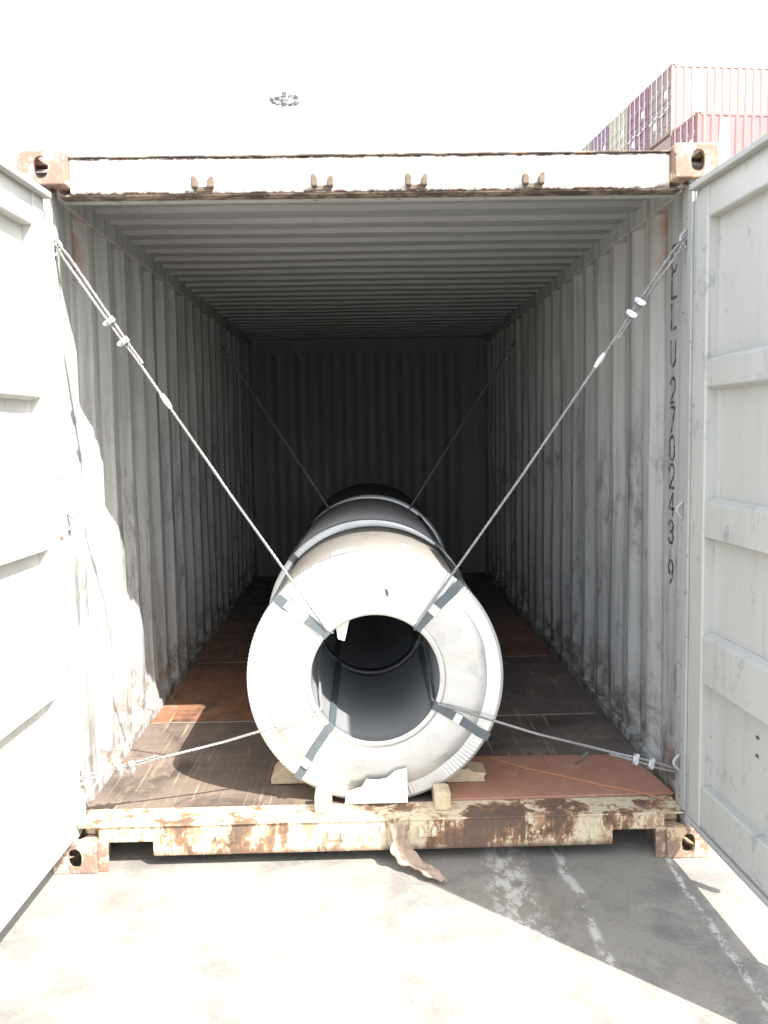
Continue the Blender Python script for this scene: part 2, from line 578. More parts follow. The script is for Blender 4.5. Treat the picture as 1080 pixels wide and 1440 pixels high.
# lock keepers on the header and the sill
def keeper(x, y, z, s, mat):
    """cam keeper: bracket plate with two hooked lugs"""
    k = obj("lock_keeper", MB().box((x - .040 * s, y - .012, z - .036 * s), (x + .040 * s, y, z - .012 * s)), mat, oc, .004)
    for q in (-1, 1):
        c = x + q * .034 * s
        h = random.uniform(.024, .036) * s
        poly = [(c - .013 * s, z - .022 * s), (c + .013 * s, z - .022 * s), (c + .014 * s, z + .012 * s), (c + q * .006 * s + .007 * s, z + h), (c + q * .006 * s - .009 * s, z + h * .85), (c - .014 * s, z + .008 * s)]
        obj("keeper_lug", MB().prism(poly, 'y', y - .030, y - .001), mat, k, .004)
for x in (-.591, -.174, .156, .568):
    keeper(x, .05, 2.482, .82, 'keeper')
for x in (-.583, -.171, .165, .575):
    keeper(x, .03, .122, .7, 'sill')

# sill with fork notches
obj("sill", MB().prism([(-1.057, .103), (-1.022, .103), (-.857, .103), (-.857, .047), (.862, .047), (.862, .103), (1.032, .103), (1.057, .103), (1.057, .1635), (-1.057, .1635)], 'y', .03, .075), 'sill', oc, .004)
bx("sill_plate", (-1.12, .0755, .118), (1.12, .176, .1630), 'sill', oc, .003)
bx("sill_lip", (-1.13, .022, .1640), (1.13, .178, .1695), 'sill', oc, .002)
for sx in (-1, 1):
    a, b = sorted((sx * 1.057, sx * 1.020))
    bx("sill_gusset", (a, .012, .0), (b, .0295, .118), 'casting', oc, .003, RED)

# corner posts
for sx in (-1, 1):
    a, b = sorted((sx * 1.132, sx * 1.219))
    p = bx("corner_post", (a, .006, .1185), (b, .14, 2.4725), 'post', oc, .008)
    a, b = sorted((sx * 1.122, sx * 1.1315))
    bx("door_stop", (a, .012, .178), (b, .055, 2.437), 'post', p, .002)
    for z in (.34, 1.30, 2.28):
        pts = [(sx * 1.1315, .075 + .022 * math.cos(t), z + .03 * math.sin(t)) for t in [math.pi * k / 8 - math.pi / 2 for k in range(9)]]
        pts = [(sx * 1.128 - sx * .022 * math.sin(math.pi * k / 8), .08, z - .03 + .06 * k / 8) for k in range(9)]
        obj("lashing_ring", MB().tube(pts, .006, 7), 'post', p, smooth=60)
    a, b = sorted((sx * 1.10, sx * 1.219))
    bx("rear_post", (a, 5.86, .1185), (b, 5.8795, 2.566), 'end', oc, .008)

# side walls
for sx in (-1, 1):
    wm = corrugated(.14, 5.86, .205, 2.475, 1.165, .036, .072, .068, .070, lambda s, h, d, sx=sx: (sx * d, s, h), .003, 16, .012, .245, .12)
    obj("side_wall", wm, 'wall', oc)
    a, b = sorted((sx * 1.155, sx * 1.219))
    bx("top_rail", (a, .1405, 2.4752), (b, 5.8595, 2.566), 'wall', oc, .006)
    bx("bottom_rail", (a, .1405, .04), (b, 5.8595, .2048), 'wall', oc, .006)
# end wall and roof
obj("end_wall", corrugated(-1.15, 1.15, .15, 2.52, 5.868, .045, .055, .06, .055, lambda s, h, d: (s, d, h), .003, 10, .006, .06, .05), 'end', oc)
bx("end_header", (-1.0995, 5.86, 2.4002), (1.0995, 5.8785, 2.566), 'end', oc, .008)
bx("end_sill", (-1.0995, 5.86, .04), (1.0995, 5.8785, .2048), 'end', oc, .008)
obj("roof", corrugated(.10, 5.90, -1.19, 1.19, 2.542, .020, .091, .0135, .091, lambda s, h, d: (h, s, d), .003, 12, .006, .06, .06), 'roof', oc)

# floor panels
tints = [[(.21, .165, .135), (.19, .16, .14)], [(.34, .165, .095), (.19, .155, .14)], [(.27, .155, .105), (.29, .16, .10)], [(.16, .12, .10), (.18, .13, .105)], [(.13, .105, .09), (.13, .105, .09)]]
ys = [.179, 1.228, 2.42, 3.62, 4.78, 5.857]
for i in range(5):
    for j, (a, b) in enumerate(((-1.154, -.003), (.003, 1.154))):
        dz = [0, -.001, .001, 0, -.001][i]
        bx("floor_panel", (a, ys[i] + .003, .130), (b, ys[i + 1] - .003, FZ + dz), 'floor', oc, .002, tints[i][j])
for a, b in ((-1.15, -.42), (.44, 1.10)):
    bx("floor_strip", (a, 1.2235, FZ + .0012), (b, 1.2335, FZ + .0042), 'strip', oc, .001)

# stencilled container number down the right wall (flat print on the wall)
def glyph(ch):
    return {
        'C': [[(.95, .80), (.75, 1), (.25, 1), (.05, .8), (.05, .2), (.25, 0), (.75, 0), (.95, .2)]],
        'L': [[(.1, 1), (.1, 0), (.95, 0)]],
        'U': [[(.05, 1), (.05, .2), (.3, 0), (.7, 0), (.95, .2), (.95, 1)]],
        '2': [[(.05, .78), (.25, 1), (.75, 1), (.95, .8), (.9, .55), (.05, .02), (.97, .02)]],
        '7': [[(.03, .98), (.97, .98), (.35, 0)]],
        '0': [[(.3, 0), (.05, .2), (.05, .8), (.3, 1), (.7, 1), (.95, .8), (.95, .2), (.7, 0), (.3, 0)]],
        '4': [[(.75, 0), (.75, 1), (.05, .3), (.98, .3)]],
        '3': [[(.05, .85), (.3, 1), (.7, 1), (.95, .8), (.75, .53), (.4, .53), (.75, .53), (.95, .25), (.7, 0), (.3, 0), (.05, .15)]],
        '9': [[(.9, .6), (.6, .42), (.25, .45), (.05, .7), (.25, .97), (.7, 1), (.93, .8), (.9, .3), (.4, 0)]],
    }[ch]

def stroke2d(m, pts, wd, P):
    for k in range(len(pts) - 1):
        a, b = Vector(pts[k]), Vector(pts[k + 1])
        d = (b - a)
        if d.length < 1e-6:
            continue
        d.normalize()
        n = Vector((-d.y, d.x)) * wd / 2
        a2, b2 = a - d * wd * .35, b + d * wd * .35
        m.add([P(a2 - n, 0), P(b2 - n, 0), P(b2 + n, 0), P(a2 + n, 0), P(a2 - n, 1), P(b2 - n, 1), P(b2 + n, 1), P(a2 + n, 1)],
              [(0, 1, 2, 3), (4, 7, 6, 5), (0, 4, 5, 1), (1, 5, 6, 2), (2, 6, 7, 3), (3, 7, 4, 0)])

num = None
for ch, ztop, hgt in (('C', 2.300, .095), ('L', 2.201, .097), ('L', 2.082, .095), ('U', 1.940, .095), ('2', 1.795, .095), ('7', 1.685, .097), ('0', 1.569, .09), ('2', 1.458, .092), ('4', 1.345, .085), ('3', 1.235, .085), ('9', 1.078, .090)):
    m = MB()
    y0, wch = .338, .058                       # reading direction runs towards the opening (-y) for a viewer inside
    for st in glyph(ch):
        pts = [(u * wch, v * hgt) for u, v in st]
        # strokes as thin paint film, 1 mm proud, each stroke stepped to avoid coplanar overlap
        for k in range(len(pts) - 1):
            lift = .0012 + .0004 * (k % 2)
            stroke2d(m, [pts[k], pts[k + 1]], .0125, lambda p, t, lift=lift: (1.165 - (lift if t else .0), y0 - p.x, ztop - hgt + p.y))
    obj("number_letter", m, 'letter', oc)

# doors -----------------------------------------------------------------
def make_door(sx, ang):
    """local frame: u along the leaf from the hinge (towards -y when open), v towards the container's middle (inner face), z up"""
    wd, th = 1.150, .052
    d = obj("door", MB().box((.05, 0, .20), (wd - .06, .010, 2.40)), 'door', oc)   # recessed panel skin, outer side at v=0
    d["label"] = "pale grey container door swung open, %s" % ("left leaf in full sun" if sx < 0 else "right leaf in shade")
    # local x = u, local y = v (inner side positive)
    def b(name, a, c, mat='door', bev=.006):
        o = obj(name, MB().box(a, c), mat, d, bev)
        return o
    b("hinge_stile", (0, 0, .155), (.095, th, 2.445))
    b("lock_stile", (wd - .075, 0, .155), (wd, th, 2.445))
    b("top_rail", (.0955, -.002, 2.312), (wd - .0755, th - .003, 2.443))
    b("bottom_rail", (.0955, -.002, .157), (wd - .0755, th - .006, .325))
    for z0, z1 in ((1.742, 1.850), (1.222, 1.360), (.702, .884)):
        o = obj("door_rib", MB().prism([(.0105, z0 - .012), (th - .004, z0), (th - .004, z1 - .016), (.0105, z1)], 'x', .0955, wd - .0755), 'door', d, .004)
    b("gasket", (.004, th + .0005, 2.418), (wd - .004, th + .030, 2.4405), 'gasket', .004)
    b("gasket", (wd - .020, th + .0005, .18), (wd - .004, th + .016, 2.417), 'gasket', .004)
    b("gasket", (.004, th + .0005, .160), (wd - .021, th + .014, .178), 'gasket', .004)
    for u in (.30, .80):
        b_ = obj("lock_rod", MB().tube([(u, -.03, .12), (u, -.03, 2.48)], .017, 10), 'rod', d, smooth=50)
        for z in (.45, 1.3, 2.15):
            obj("rod_bracket", MB().box((u - .04, -.045, z - .03), (u + .04, -.001, z + .03)), 'rod', d, .004)
    for z in (.35, .95, 1.65, 2.25):
        obj("hinge", MB().box((-.028, -.012, z - .045), (.09, -.0005, z + .045)), 'door', d, .004)
    for z in (.62, .56):
        if sx > 0:
            obj("rivet", MB().box((.425, .0105, z - .005), (.442, .016, z + .005)), 'keeper', d, .003)
    # place: u -> direction (sx*sin(ang-90), -cos), v -> inward
    dirx, diry = sx * math.sin(R(ang - 90)), -math.cos(R(ang - 90))
    U = Vector((dirx, diry, 0))
    V = Vector((-sx * math.cos(R(ang - 90)), -sx * 0 - math.sin(R(ang - 90)), 0))
    Mx = Matrix.Identity(4)
    Mx.col[0][:3] = U
    Mx.col[1][:3] = V
    Mx.translation = (sx * 1.178, -.016, 0)
    d.matrix_local = Mx
    return d

make_door(-1, 92.2)
make_door(1, 92.8)

# ------------------------------------------------------------------ steel coils
CX, CZ = -.018, .657
def coil(y0, y1, r, cz, label, bodymat, ringmat, straps=True, detail=True, CX=CX, facemat='galv'):
    t = empty("steel_coil", label, "steel coil", (CX, y0, cz - r), 0, "steel coils laid end to end")
    ox, oy, oz = CX, y0, cz - r
    n = 128
    ri = .254
    def o_(name, m, mat, par=t, **k):
        m.v = [(a - ox, b - oy, c - oz) for a, b, c in m.v] if par is t or par.parent is t else m.v
        return obj(name, m, mat, par, **k)
    o_("body", MB().lathe_y([(r - .004, y0 + .006), (r - .001, y0 + .010), (r - .001, y1 - .010), (r - .004, y1 - .006), (ri + .002, y1 - .006), (ri + .002, y0 + .006)], n, ox, cz, True), bodymat, smooth=40)
    o_("bore", MB().lathe_y([(ri, y0 + .004), (ri, y1 - .004)], n, ox, cz), 'bore', smooth=40)
    # fluted edge rings: L-shaped, crimped
    for fy, sg in ((y0, 1), (y1, -1)):
        nf = 380
        vs, fs = [], []
        prof = [(r - .078, 0), (r - .010, 0), (r + .001, .006), (r + .003, .058)]
        for k in range(nf):
            a = 2 * math.pi * k / nf
            wv = (.0015 if detail else .0005) * (1 if k % 2 else -1) * max(.06, min(1, .42 + 2.2 * nz(math.cos(a) * 2.0, math.sin(a) * 2.0, fy * 3 + 1)))
            for i, (q, yy) in enumerate(prof):
                if i == 0:
                    dq, dy = 0, 0
                elif i == 1:
                    dq, dy = 0, wv
                else:
                    dq, dy = wv, 0
                rr = q + dq
                vs.append((ox + rr * math.cos(a), fy + sg * (yy) + dy - sg * .002, cz + rr * math.sin(a)))
        m = len(prof)
        for k in range(nf):
            k2 = (k + 1) % nf
            for i in range(m - 1):
                fs.append((k * m + i, k * m + i + 1, k2 * m + i + 1, k2 * m + i))
        o_("edge_ring", MB().add(vs, fs), ringmat)
    # face plate (slightly uneven rim) and inner ring
    vs, fs = [], []
    nf = 160
    for k in range(nf):
        a = 2 * math.pi * k / nf
        rr = r - .062 + .004 * nz(math.cos(a) * 4, math.sin(a) * 4, 7.7) + .012 * max(0, nz(math.cos(a) * 1.3, math.sin(a) * 1.3, 2.1))
        for i, (q, yy) in enumerate(((ri + .002, y0 - .002), (ri + .012, y0 - .0055), ((ri + r) / 2, y0 - .0060 + .0035 * nz(math.cos(a) * 5, math.sin(a) * 5, 0)), (rr - .004, y0 - .006), (rr, y0 - .0035))):
            vs.append((ox + q * math.cos(a), yy, cz + q * math.sin(a)))
    for k in range(nf):
        k2 = (k + 1) % nf
        for i in range(4):
            fs.append((k * 5 + i, k * 5 + i + 1, k2 * 5 + i + 1, k2 * 5 + i))
    o_("face_plate", MB().add(vs, fs), facemat, smooth=60)
    o_("inner_ring", MB().lathe_y([(ri - .003, y0 + .05), (ri - .004, y0 - .004), (ri + .002, y0 - .009), (ri + .018, y0 - .0085), (ri + .020, y0 - .006)], n, ox, cz), facemat, smooth=50)
    if straps:
        for a0, a1, hw in ((136, 139, .0175), (50, 48, .0175), (226, 231, .0165), (-26, -29, .0175)):
            sm = MB()
            def P(rr, yy, q, a):
                a = R(a)
                return (ox + rr * math.cos(a) - q * math.sin(a), yy, cz + rr * math.sin(a) + q * math.cos(a))
            route = [(ri - .007, y1 + .009, a0), (ri - .007, y0 - .006, a0), (ri - .004, y0 - .012, a0), (ri + .02, y0 - .0128, a0), ((ri + r) / 2, y0 - .0118, (a0 + a1) / 2), (r - .04, y0 - .0098, a1), (r + .003, y0 - .0085, a1), (r + .0075, y0 - .002, a1), (r + .0075, y0 + .06, a1), (r + .006, y1 - .06, a1), (r + .0075, y1 + .002, a1), (r + .002, y1 + .009, a1), (ri + .02, y1 + .009, a0)]
            vs, fs = [], []
            for rr, yy, a in route:
                vs += [P(rr, yy, -hw, a), P(rr, yy, hw, a)]
            k = len(route)
            fs = [(2 * i, 2 * i + 1, 2 * ((i + 1) % k) + 1, 2 * ((i + 1) % k)) for i in range(k)]
            so_ = o_("strap", sm.add(vs, fs), 'strap')
            md = so_.modifiers.new("solid", 'SOLIDIFY')
            md.thickness = .0014
            md.offset = 0
            if detail:
                f = {136: .62, 50: .40, 226: .72, -26: .42}[a0]
                hl = {136: .05, 50: .020, 226: .018, -26: .016}[a0]
                rc = ri + (r - ri) * f
                am = a0 + (a1 - a0) * f
                vs = []
                for yy, sh in ((y0 - .0128, 1), (y0 - .0175, .86)):
                    for q1, q2 in ((-1, -1), (1, -1), (1, 1), (-1, 1)):
                        vs.append(P(rc + q1 * hl * sh, yy - .001, q2 * (hw + .003) * sh, am))
                so2 = o_("seal", MB().add(vs, [(0, 3, 2, 1), (4, 5, 6, 7), (0, 1, 5, 4), (1, 2, 6, 5), (2, 3, 7, 6), (3, 0, 4, 7)]), 'seal', so_, bevel=.0015)
    if detail:
        def patch(name, a0, a1, ya, yb, mat, skew=0.0, lift=.002):
            vs, fs = [], []
            k = 10
            for i in range(k + 1):
                a = R(a0 + (a1 - a0) * i / k)
                for yy in (ya + skew * i / k, yb + skew * i / k):
                    vs.append((ox + (r + lift) * math.cos(a), yy, cz + (r + lift) * math.sin(a)))
            fs = [(2 * i, 2 * i + 1, 2 * i + 3, 2 * i + 2) for i in range(k)]
            o = o_(name, MB().add(vs, fs), mat)
            o.modifiers.new("solid", 'SOLIDIFY').thickness = .0012
            return o
        patch("label_sticker", 98, 109, y0 + .075, y0 + .165, 'paper', .02)
        patch("label_sticker", 71, 76, y0 + .20, y0 + .30, 'paper', .03)
        # white card tab tucked at the bore's upper left, small torn mark on the face
        a = R(124)
        px, pz = ox + (ri - .012) * math.cos(a), cz + (ri - .012) * math.sin(a)
        o_("paper_tab", MB().prism([(px - .018, pz + .018), (px - .006, pz - .050), (px + .018, pz - .056), (px + .038, pz + .022)], 'y', y0 + .028, y0 + .031), 'paper')
        o_("tear_mark", MB().prism([(ox + .046, cz + .330), (ox + .053, cz + .318), (ox + .056, cz + .336), (ox + .050, cz + .348), (ox + .042, cz + .352)], 'y', y0 - .0092, y0 - .0062), 'dark')
    return t

coil(.20, 1.14, .4955, CZ, "pale galvanised steel coil at the container mouth with beige wrapped body", 'kraft', 'ring')
coil(1.19, 2.66, .507, CZ + .011, "grey wrapped steel coil right behind the front pale coil", 'greywrap', 'ring', True, False, CX - .014, 'blackwrap')
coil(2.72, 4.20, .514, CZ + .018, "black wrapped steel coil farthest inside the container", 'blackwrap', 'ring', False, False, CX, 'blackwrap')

# ------------------------------------------------------------------ timbers and chocks under the coils
def timber(x, label):
    """bearer pressed flat under the coil, its full-height end standing out in front of the coil face"""
    hw, z0 = .031, FZ + .0105
    zt = CZ - math.sqrt(.4955 ** 2 - (abs(x - CX) - hw) ** 2) - .0015
    prof = [(.085, z0), (.181, z0), (.1815, FZ + .002), (4.30, FZ + .002), (4.30, zt), (.1845, zt), (.1840, z0 + .069), (.085, z0 + .072)]
    n = len(prof)
    vs = []
    for i, q in enumerate((-hw, -hw * .5, hw * .5, hw)):
        rd_ = .006 if i in (0, 3) else 0
        for (yy, zz) in prof:
            vs.append((x + q + .002 * nz(yy * 3, x * 9, q * 20), yy + (rd_ if yy < .1 else 0), zz - (rd_ if zz > z0 + .06 else 0)))
    fs = [tuple(range(n)), tuple(range(3 * n, 4 * n))]
    for j in range(3):
        fs += [(j * n + i, j * n + (i + 1) % n, (j + 1) * n + (i + 1) % n, (j + 1) * n + i) for i in range(n)]
    o = obj("timber_bearer", MB().add(vs, fs), 'timber', bevel=.005)
    tag(o, label, "timber", "timber bearers under the coils")
timber(-.227, "left pale timber bearer running under the coils")
timber(.229, "right pale timber bearer running under the coils")

def chock(pts, y0, y1, z0, label):
    o = obj("wooden_chock", MB().prism(pts, 'y', y0, y1), 'timber', bevel=.004)
    tag(o, label, "chock", "wooden chocks beside the coil")
chock([(-.455, FZ + .003), (-.262, FZ + .003), (-.262, FZ + .045), (-.335, FZ + .082), (-.405, FZ + .075), (-.455, FZ + .028)], .40, .56, FZ, "rough wooden chock against the coil's lower left side")
chock([(.264, FZ + .0165), (.425, FZ + .0165), (.418, FZ + .036), (.430, FZ + .052), (.372, FZ + .060), (.352, FZ + .075), (.264, FZ + .055)], .34, .46, FZ, "rough wooden chock on the brown board at the coil's right")

# pale torn card in front of the coil foot
m = MB()
pts = [(-.145, 0), (.098, 0), (.098, .128), (.052, .118), (.018, .092), (-.018, .086), (-.060, .090), (-.078, .062), (-.135, .045)]
vs = []
for yy in (0, .004):
    for a, b in pts:
        vs.append((a, .150 + b * .20 + yy, FZ + .0185 + b))
k = len(pts)
m.add(vs, [tuple(range(k)), tuple(range(k, 2 * k))[::-1]] + [(i, (i + 1) % k, k + (i + 1) % k, k + i) for i in range(k)])
o = obj("cardboard_sheet", m, 'paper')
tag(o, "torn off-white card leaning against the foot of the front coil", "cardboard")

# brown film-faced board on the floor, right
m = MB().prism([(.265, .182), (1.148, .190), (1.120, .420), (1.078, .612), (.272, .640)], 'z', FZ + .004, FZ + .0155)
o = obj("plywood_sheet", m, 'board', bevel=.002)
tag(o, "reddish brown sheet lying on the floor right of the coil", "board")
# orange strap across it
path = [(.47, .640, FZ + .006), (.485, .60, FZ + .0185), (.62, .47, FZ + .018), (.75, .375, FZ + .020), (.88, .285, FZ + .018), (1.00, .205, FZ + .019), (1.04, .165, FZ + .021), (1.085, .120, FZ + .019)]
vs, fs = [], []
for i, p in enumerate(path):
    p = Vector(p)
    d = (Vector(path[min(i + 1, len(path) - 1)]) - Vector(path[max(i - 1, 0)])).normalized()
    s_ = Vector((-d.y, d.x, 0)).normalized() * .007
    vs += [p - s_, p + s_]
fs = [(2 * i, 2 * i + 1, 2 * i + 3, 2 * i + 2) for i in range(len(path) - 1)]
o = obj("packing_strap", MB().add(vs, fs), 'orange')
md = o.modifiers.new("solid", 'SOLIDIFY')
md.thickness = .0015
tag(o, "thin orange packing strap lying across the reddish brown sheet", "strap")

# ------------------------------------------------------------------ wire ropes
def densify(path, step=.02):
    out = []
    path = [Vector(p) for p in path]
    # Catmull-Rom would overshoot on taut rope: straight with rounded corners
    for i in range(len(path) - 1):
        a, b = path[i], path[i + 1]
        n = max(2, int((b - a).length / step))
        for k in range(n):
            out.append(a.lerp(b, k / n))
    out.append(path[-1])
    for _ in range(2):
        out = [out[0]] + [(out[i - 1] + out[i] * 2 + out[i + 1]) / 4 for i in range(1, len(out) - 1)] + [out[-1]]
    return out

def rope_mesh(path, r, pitch=.055, strands=3):
    pts = densify(path, .009)
    m = MB()
    nrm = (pts[1] - pts[0]).orthogonal().normalized()
    fr = []
    s = 0
    for i, p in enumerate(pts):
        t = (pts[min(i + 1, len(pts) - 1)] - pts[max(i - 1, 0)]).normalized()
        nrm = (nrm - t * nrm.dot(t)).normalized()
        if i:
            s += (p - pts[i - 1]).length
        fr.append((p, nrm.copy(), t.cross(nrm), s))
    for k in range(strands):
        ph = 2 * math.pi * k / strands
        m.tube([p + (n * math.cos(2 * math.pi * s / pitch + ph) + b * math.sin(2 * math.pi * s / pitch + ph)) * r * .52 for p, n, b, s in fr], r * .52, 5)
    return m

def wire_clip(parent, p, d, side):
    """p centre, d rope direction, side = direction of the nuts"""
    d = Vector(d).normalized()
    n = (Vector(side) - d * Vector(side).dot(d)).normalized()
    b = d.cross(n)
    Mx = Matrix((b, d, n)).transposed().to_4x4()
    Mx.translation = p
    def T(m):
        m.v = [tuple(Mx @ Vector(q)) for q in m.v]
        return m
    s = 1.0
    c = obj("wire_clip", T(MB().prism([(-.020 * s, .002), (.020 * s, .002), (.022 * s, .010 * s), (.012 * s, .017 * s), (-.012 * s, .017 * s), (-.022 * s, .010 * s)], 'y', -.011 * s, .011 * s)), 'clip', parent, .002)
    pts = [(-.0135 * s, 0, .030 * s), (-.0135 * s, 0, 0)] + [(.0135 * s * math.cos(a), 0, -.004 + .0135 * s * math.sin(a)) for a in [math.pi + math.pi * k / 8 for k in range(1, 8)]] + [(.0135 * s, 0, 0), (.0135 * s, 0, .030 * s)]
    obj("u_bolt", T(MB().tube(pts, .004 * s, 7)), 'clip', c, smooth=60)
    for q in (-1, 1):
        hexa = [(q * .0135 * s + .0085 * s * math.cos(k * math.pi / 3), .0085 * s * math.sin(k * math.pi / 3)) for k in range(6)]
        obj("nut", T(MB().prism(hexa, 'z', .017 * s + .0005, .026 * s)), 'clip', c)

def P_face(a, rr, y):
    return (CX + rr * math.cos(R(a)), y, CZ + rr * math.sin(R(a)))

def lashing(name, label, anchor, corner, inner, fclips, rr=.0053, eye=True, gap=.018, tail=None, taped=None):
    """doubled eye from the anchor to the second clip, single rope on to the coil corner, then into the bore"""
    a, c = Vector(anchor), Vector(corner)
    t = empty(name, label, "wire rope", (0, 0, 0), 0, "wire rope lashings")
    d = (c - a)
    u = d.normalized()
    sidev = Vector((u.z, 0, -u.x)).normalized() * gap
    f2 = max(fclips)
    p2 = a + d * f2
    obj("rope", rope_mesh([a + sidev * .25, a + u * .05 + sidev * .55, p2 + sidev * .35, p2 + u * .06 + sidev * .12, (p2 + c) / 2 - Vector((0, 0, .009)), c] + [Vector(q) for q in inner], rr), 'rope', t)
    obj("rope_tail", rope_mesh([a - sidev * .25, a + u * .05 - sidev * .55, p2 - sidev * .35, p2 + u * .10 - sidev * .40], rr), 'rope', t)
    eye_pts = [a + sidev * .25, a - u * .018 + sidev * .2, a - u * .026, a - u * .018 - sidev * .2, a - sidev * .25]
    obj("rope_eye", rope_mesh(eye_pts, rr), 'rope', t)
    for f in fclips:
        wire_clip(t, a + d * f, u, (u.z * .3, -1, -u.x * .3))
    if taped:
        q = a + d * taped
        obj("tape_wrap", MB().tube([q - u * .03 + sidev * .1, q + sidev * .1, q + u * .03 + sidev * .1], [.008, .011, .007], 8), 'seal', t, smooth=60)
    if tail:
        obj("loose_end", rope_mesh(tail, rr * .9), 'rope', t)
    return t

ri = .240
yb = .185
lashing("wire_rope", "wire rope lashing from the upper left post to the front coil",
        (-1.118, .075, 2.285), P_face(133, .262, yb), [P_face(132, ri, yb + .03), P_face(134, ri, .45), P_face(150, ri, .80), P_face(180, ri, 1.05)], [.185, .235], taped=.385)
lashing("wire_rope", "wire rope lashing from the upper right post to the front coil",
        (1.118, .075, 2.275), P_face(52.5, .262, yb), [P_face(50, ri, yb + .03), P_face(44, ri, .45), P_face(40, ri, .80), P_face(38, ri, 1.05)], [.155, .185], taped=.30)
lashing("wire_rope", "wire rope lashing from the lower left post to the front coil",
        (-1.118, .078, .335), P_face(210, .262, yb), [P_face(209, ri, yb + .04), P_face(190, ri, .5), P_face(175, ri, .9)], [.155, .205])
lashing("wire_rope", "wire rope lashing from the lower right post to the front coil",
        (1.118, .105, .300), P_face(-23, .262, yb), [P_face(-23, ri, yb + .04), P_face(-18, ri, .5), P_face(-10, ri, .9)], [.10, .165], tail=[(.90, .56, FZ + .05), (.87, .54, FZ + .033), (.83, .51, FZ + .0225)])
# ropes on the rear coil
for sx, lb in ((-1, "thin wire rope from the far left wall top to the rear coils"), (1, "thin wire rope from the far right wall top to the rear coils")):
    a = Vector((sx * 1.15, 3.9, 2.30))
    c = Vector((CX + sx * .262, 2.69, 1.10))
    t = empty("wire_rope", lb, "wire rope", (0, 0, 0), 0, "wire rope lashings")
    obj("rope", rope_mesh([a, c, (CX + sx * .17, 2.69, CZ + .17)], .0065), 'rope', t)
    u = (c - a).normalized()
    for f in (.05, .085):
        wire_clip(t, a + (c - a) * f, u, (0, -1, .2))
# ------------------------------------------------------------------ rag hanging from the sill
vs, fs = [], []
cen = [(.060, -.004, .158), (.056, -.012, .125), (.058, -.018, .090), (.070, -.030, .058), (.095, -.052, .036), (.125, -.080, .022), (.150, -.110, .030), (.172, -.130, .014), (.190, -.150, .012)]
wid = [.034, .026, .034, .044, .058, .066, .046, .040, .026]
for i, (c, wv) in enumerate(zip(cen, wid)):
    for j in range(7):
        q = (j - 3) / 3
        vs.append((c[0] + q * wv * (1 + .25 * math.sin(i * 2.7 + j)), c[1] + .012 * math.sin(j * 2.1 + i * 1.3) * (1 if i < 4 else .5) - .5 * q * wv * (i > 3), c[2] * (1 if i < 3 else .75 + .25 * abs(q)) + (.020 * abs(math.sin(j * 1.7 + i * 1.9)) if i > 2 else .008 * math.sin(j * 2 + i))))
for i in range(len(cen) - 1):
    for j in range(6):
        a = i * 7 + j
        fs.append((a, a + 1, a + 8, a + 7))
o = obj("rag", MB().add(vs, fs), 'rag', smooth=80)
md = o.modifiers.new("solid", 'SOLIDIFY')
md.thickness = .003
md.offset = 1
md = o.modifiers.new("sub", 'SUBSURF')
md.levels = md.render_levels = 3
tx = bpy.data.textures.new('rag_folds', 'CLOUDS')
tx.noise_scale = .035
md = o.modifiers.new('folds', 'DISPLACE')
md.texture = tx
md.strength = .016
md.mid_level = .4
tag(o, "crumpled tan rag hanging from the sill onto the concrete", "rag")

# ------------------------------------------------------------------ closed containers (neighbour and far stack)
def closed_meshes(Lc, Hc):
    d = {}
    d['side'] = corrugated(.12, Lc - .12, .16, Hc - .10, 1.18, .036, .11, .068, .105, lambda s, h, q: (q, s, h), .003, 1, 0, .06, .06).mesh("side_wall")
    d['side2'] = corrugated(.12, Lc - .12, .16, Hc - .10, 1.18, .036, .11, .068, .105, lambda s, h, q: (-q, s, h), .003, 1, 0, .06, .06).mesh("side_wall")
    d['roof'] = MB().box((-1.19, .06, Hc - .05), (1.19, Lc - .06, Hc - .02)).mesh("roof")
    d['end'] = corrugated(-1.1, 1.1, .16, Hc - .12, Lc - .06, .03, .08, .06, .08, lambda s, h, q: (s, q - .01, h), .003, 1, 0, .05, .05).mesh("end_wall")
    d['post'] = MB().box((-.055, 0, .118), (.055, .12, Hc - .118)).mesh("corner_post")
    d['rail'] = MB().box((-.03, .17, 0), (.03, Lc - .17, .12)).mesh("rail")
    d['beam'] = MB().box((-1.06, .0, 0), (1.06, .1, .12)).mesh("beam")
    dm = MB().box((-.575, 0, .13), (.575, .03, Hc - .125))
    for z in (.30, .38, .62):
        pass
    d['door'] = dm.mesh("door")
    d['drib'] = MB().prism([(-.03, -.09), (.0, -.06), (.0, .06), (-.03, .09)], 'x', -.50, .50).mesh("door_rib")
    d['rod'] = MB().tube([(0, -.045, .10), (0, -.045, Hc - .09)], .028, 8).mesh("lock_rod")
    d['handle'] = MB().box((-.02, -.085, -.03), (.42, -.075, .03)).mesh("lock_handle")
    d['bracket'] = MB().box((-.06, -.035, -.05), (.06, -.0005, .05)).mesh("rod_bracket")
    d['plate'] = MB().box((-.16, -.006, -.20), (.16, -.0015, .20)).mesh("door_plate")
    d['strip'] = MB().box((0, -.0, 0), (.012, .40, Hc * .62)).mesh("number_panel")
    for k in ('side', 'side2', 'roof', 'end', 'post', 'rail', 'beam', 'door', 'drib'):
        d[k].materials.append(MAT['paint'])
    for k in ('rod', 'handle', 'bracket'):
        d[k].materials.append(MAT['rod'])
    for k in ('plate', 'strip'):
        d[k].materials.append(MAT['paper'])
    return d

def put(name, me, parent, loc=(0, 0, 0), color=None):
    o = bpy.data.objects.new(name, me)
    col.objects.link(o)
    o.parent = parent
    o.location = loc
    if color:
        o.color = (*color, 1)
    return o

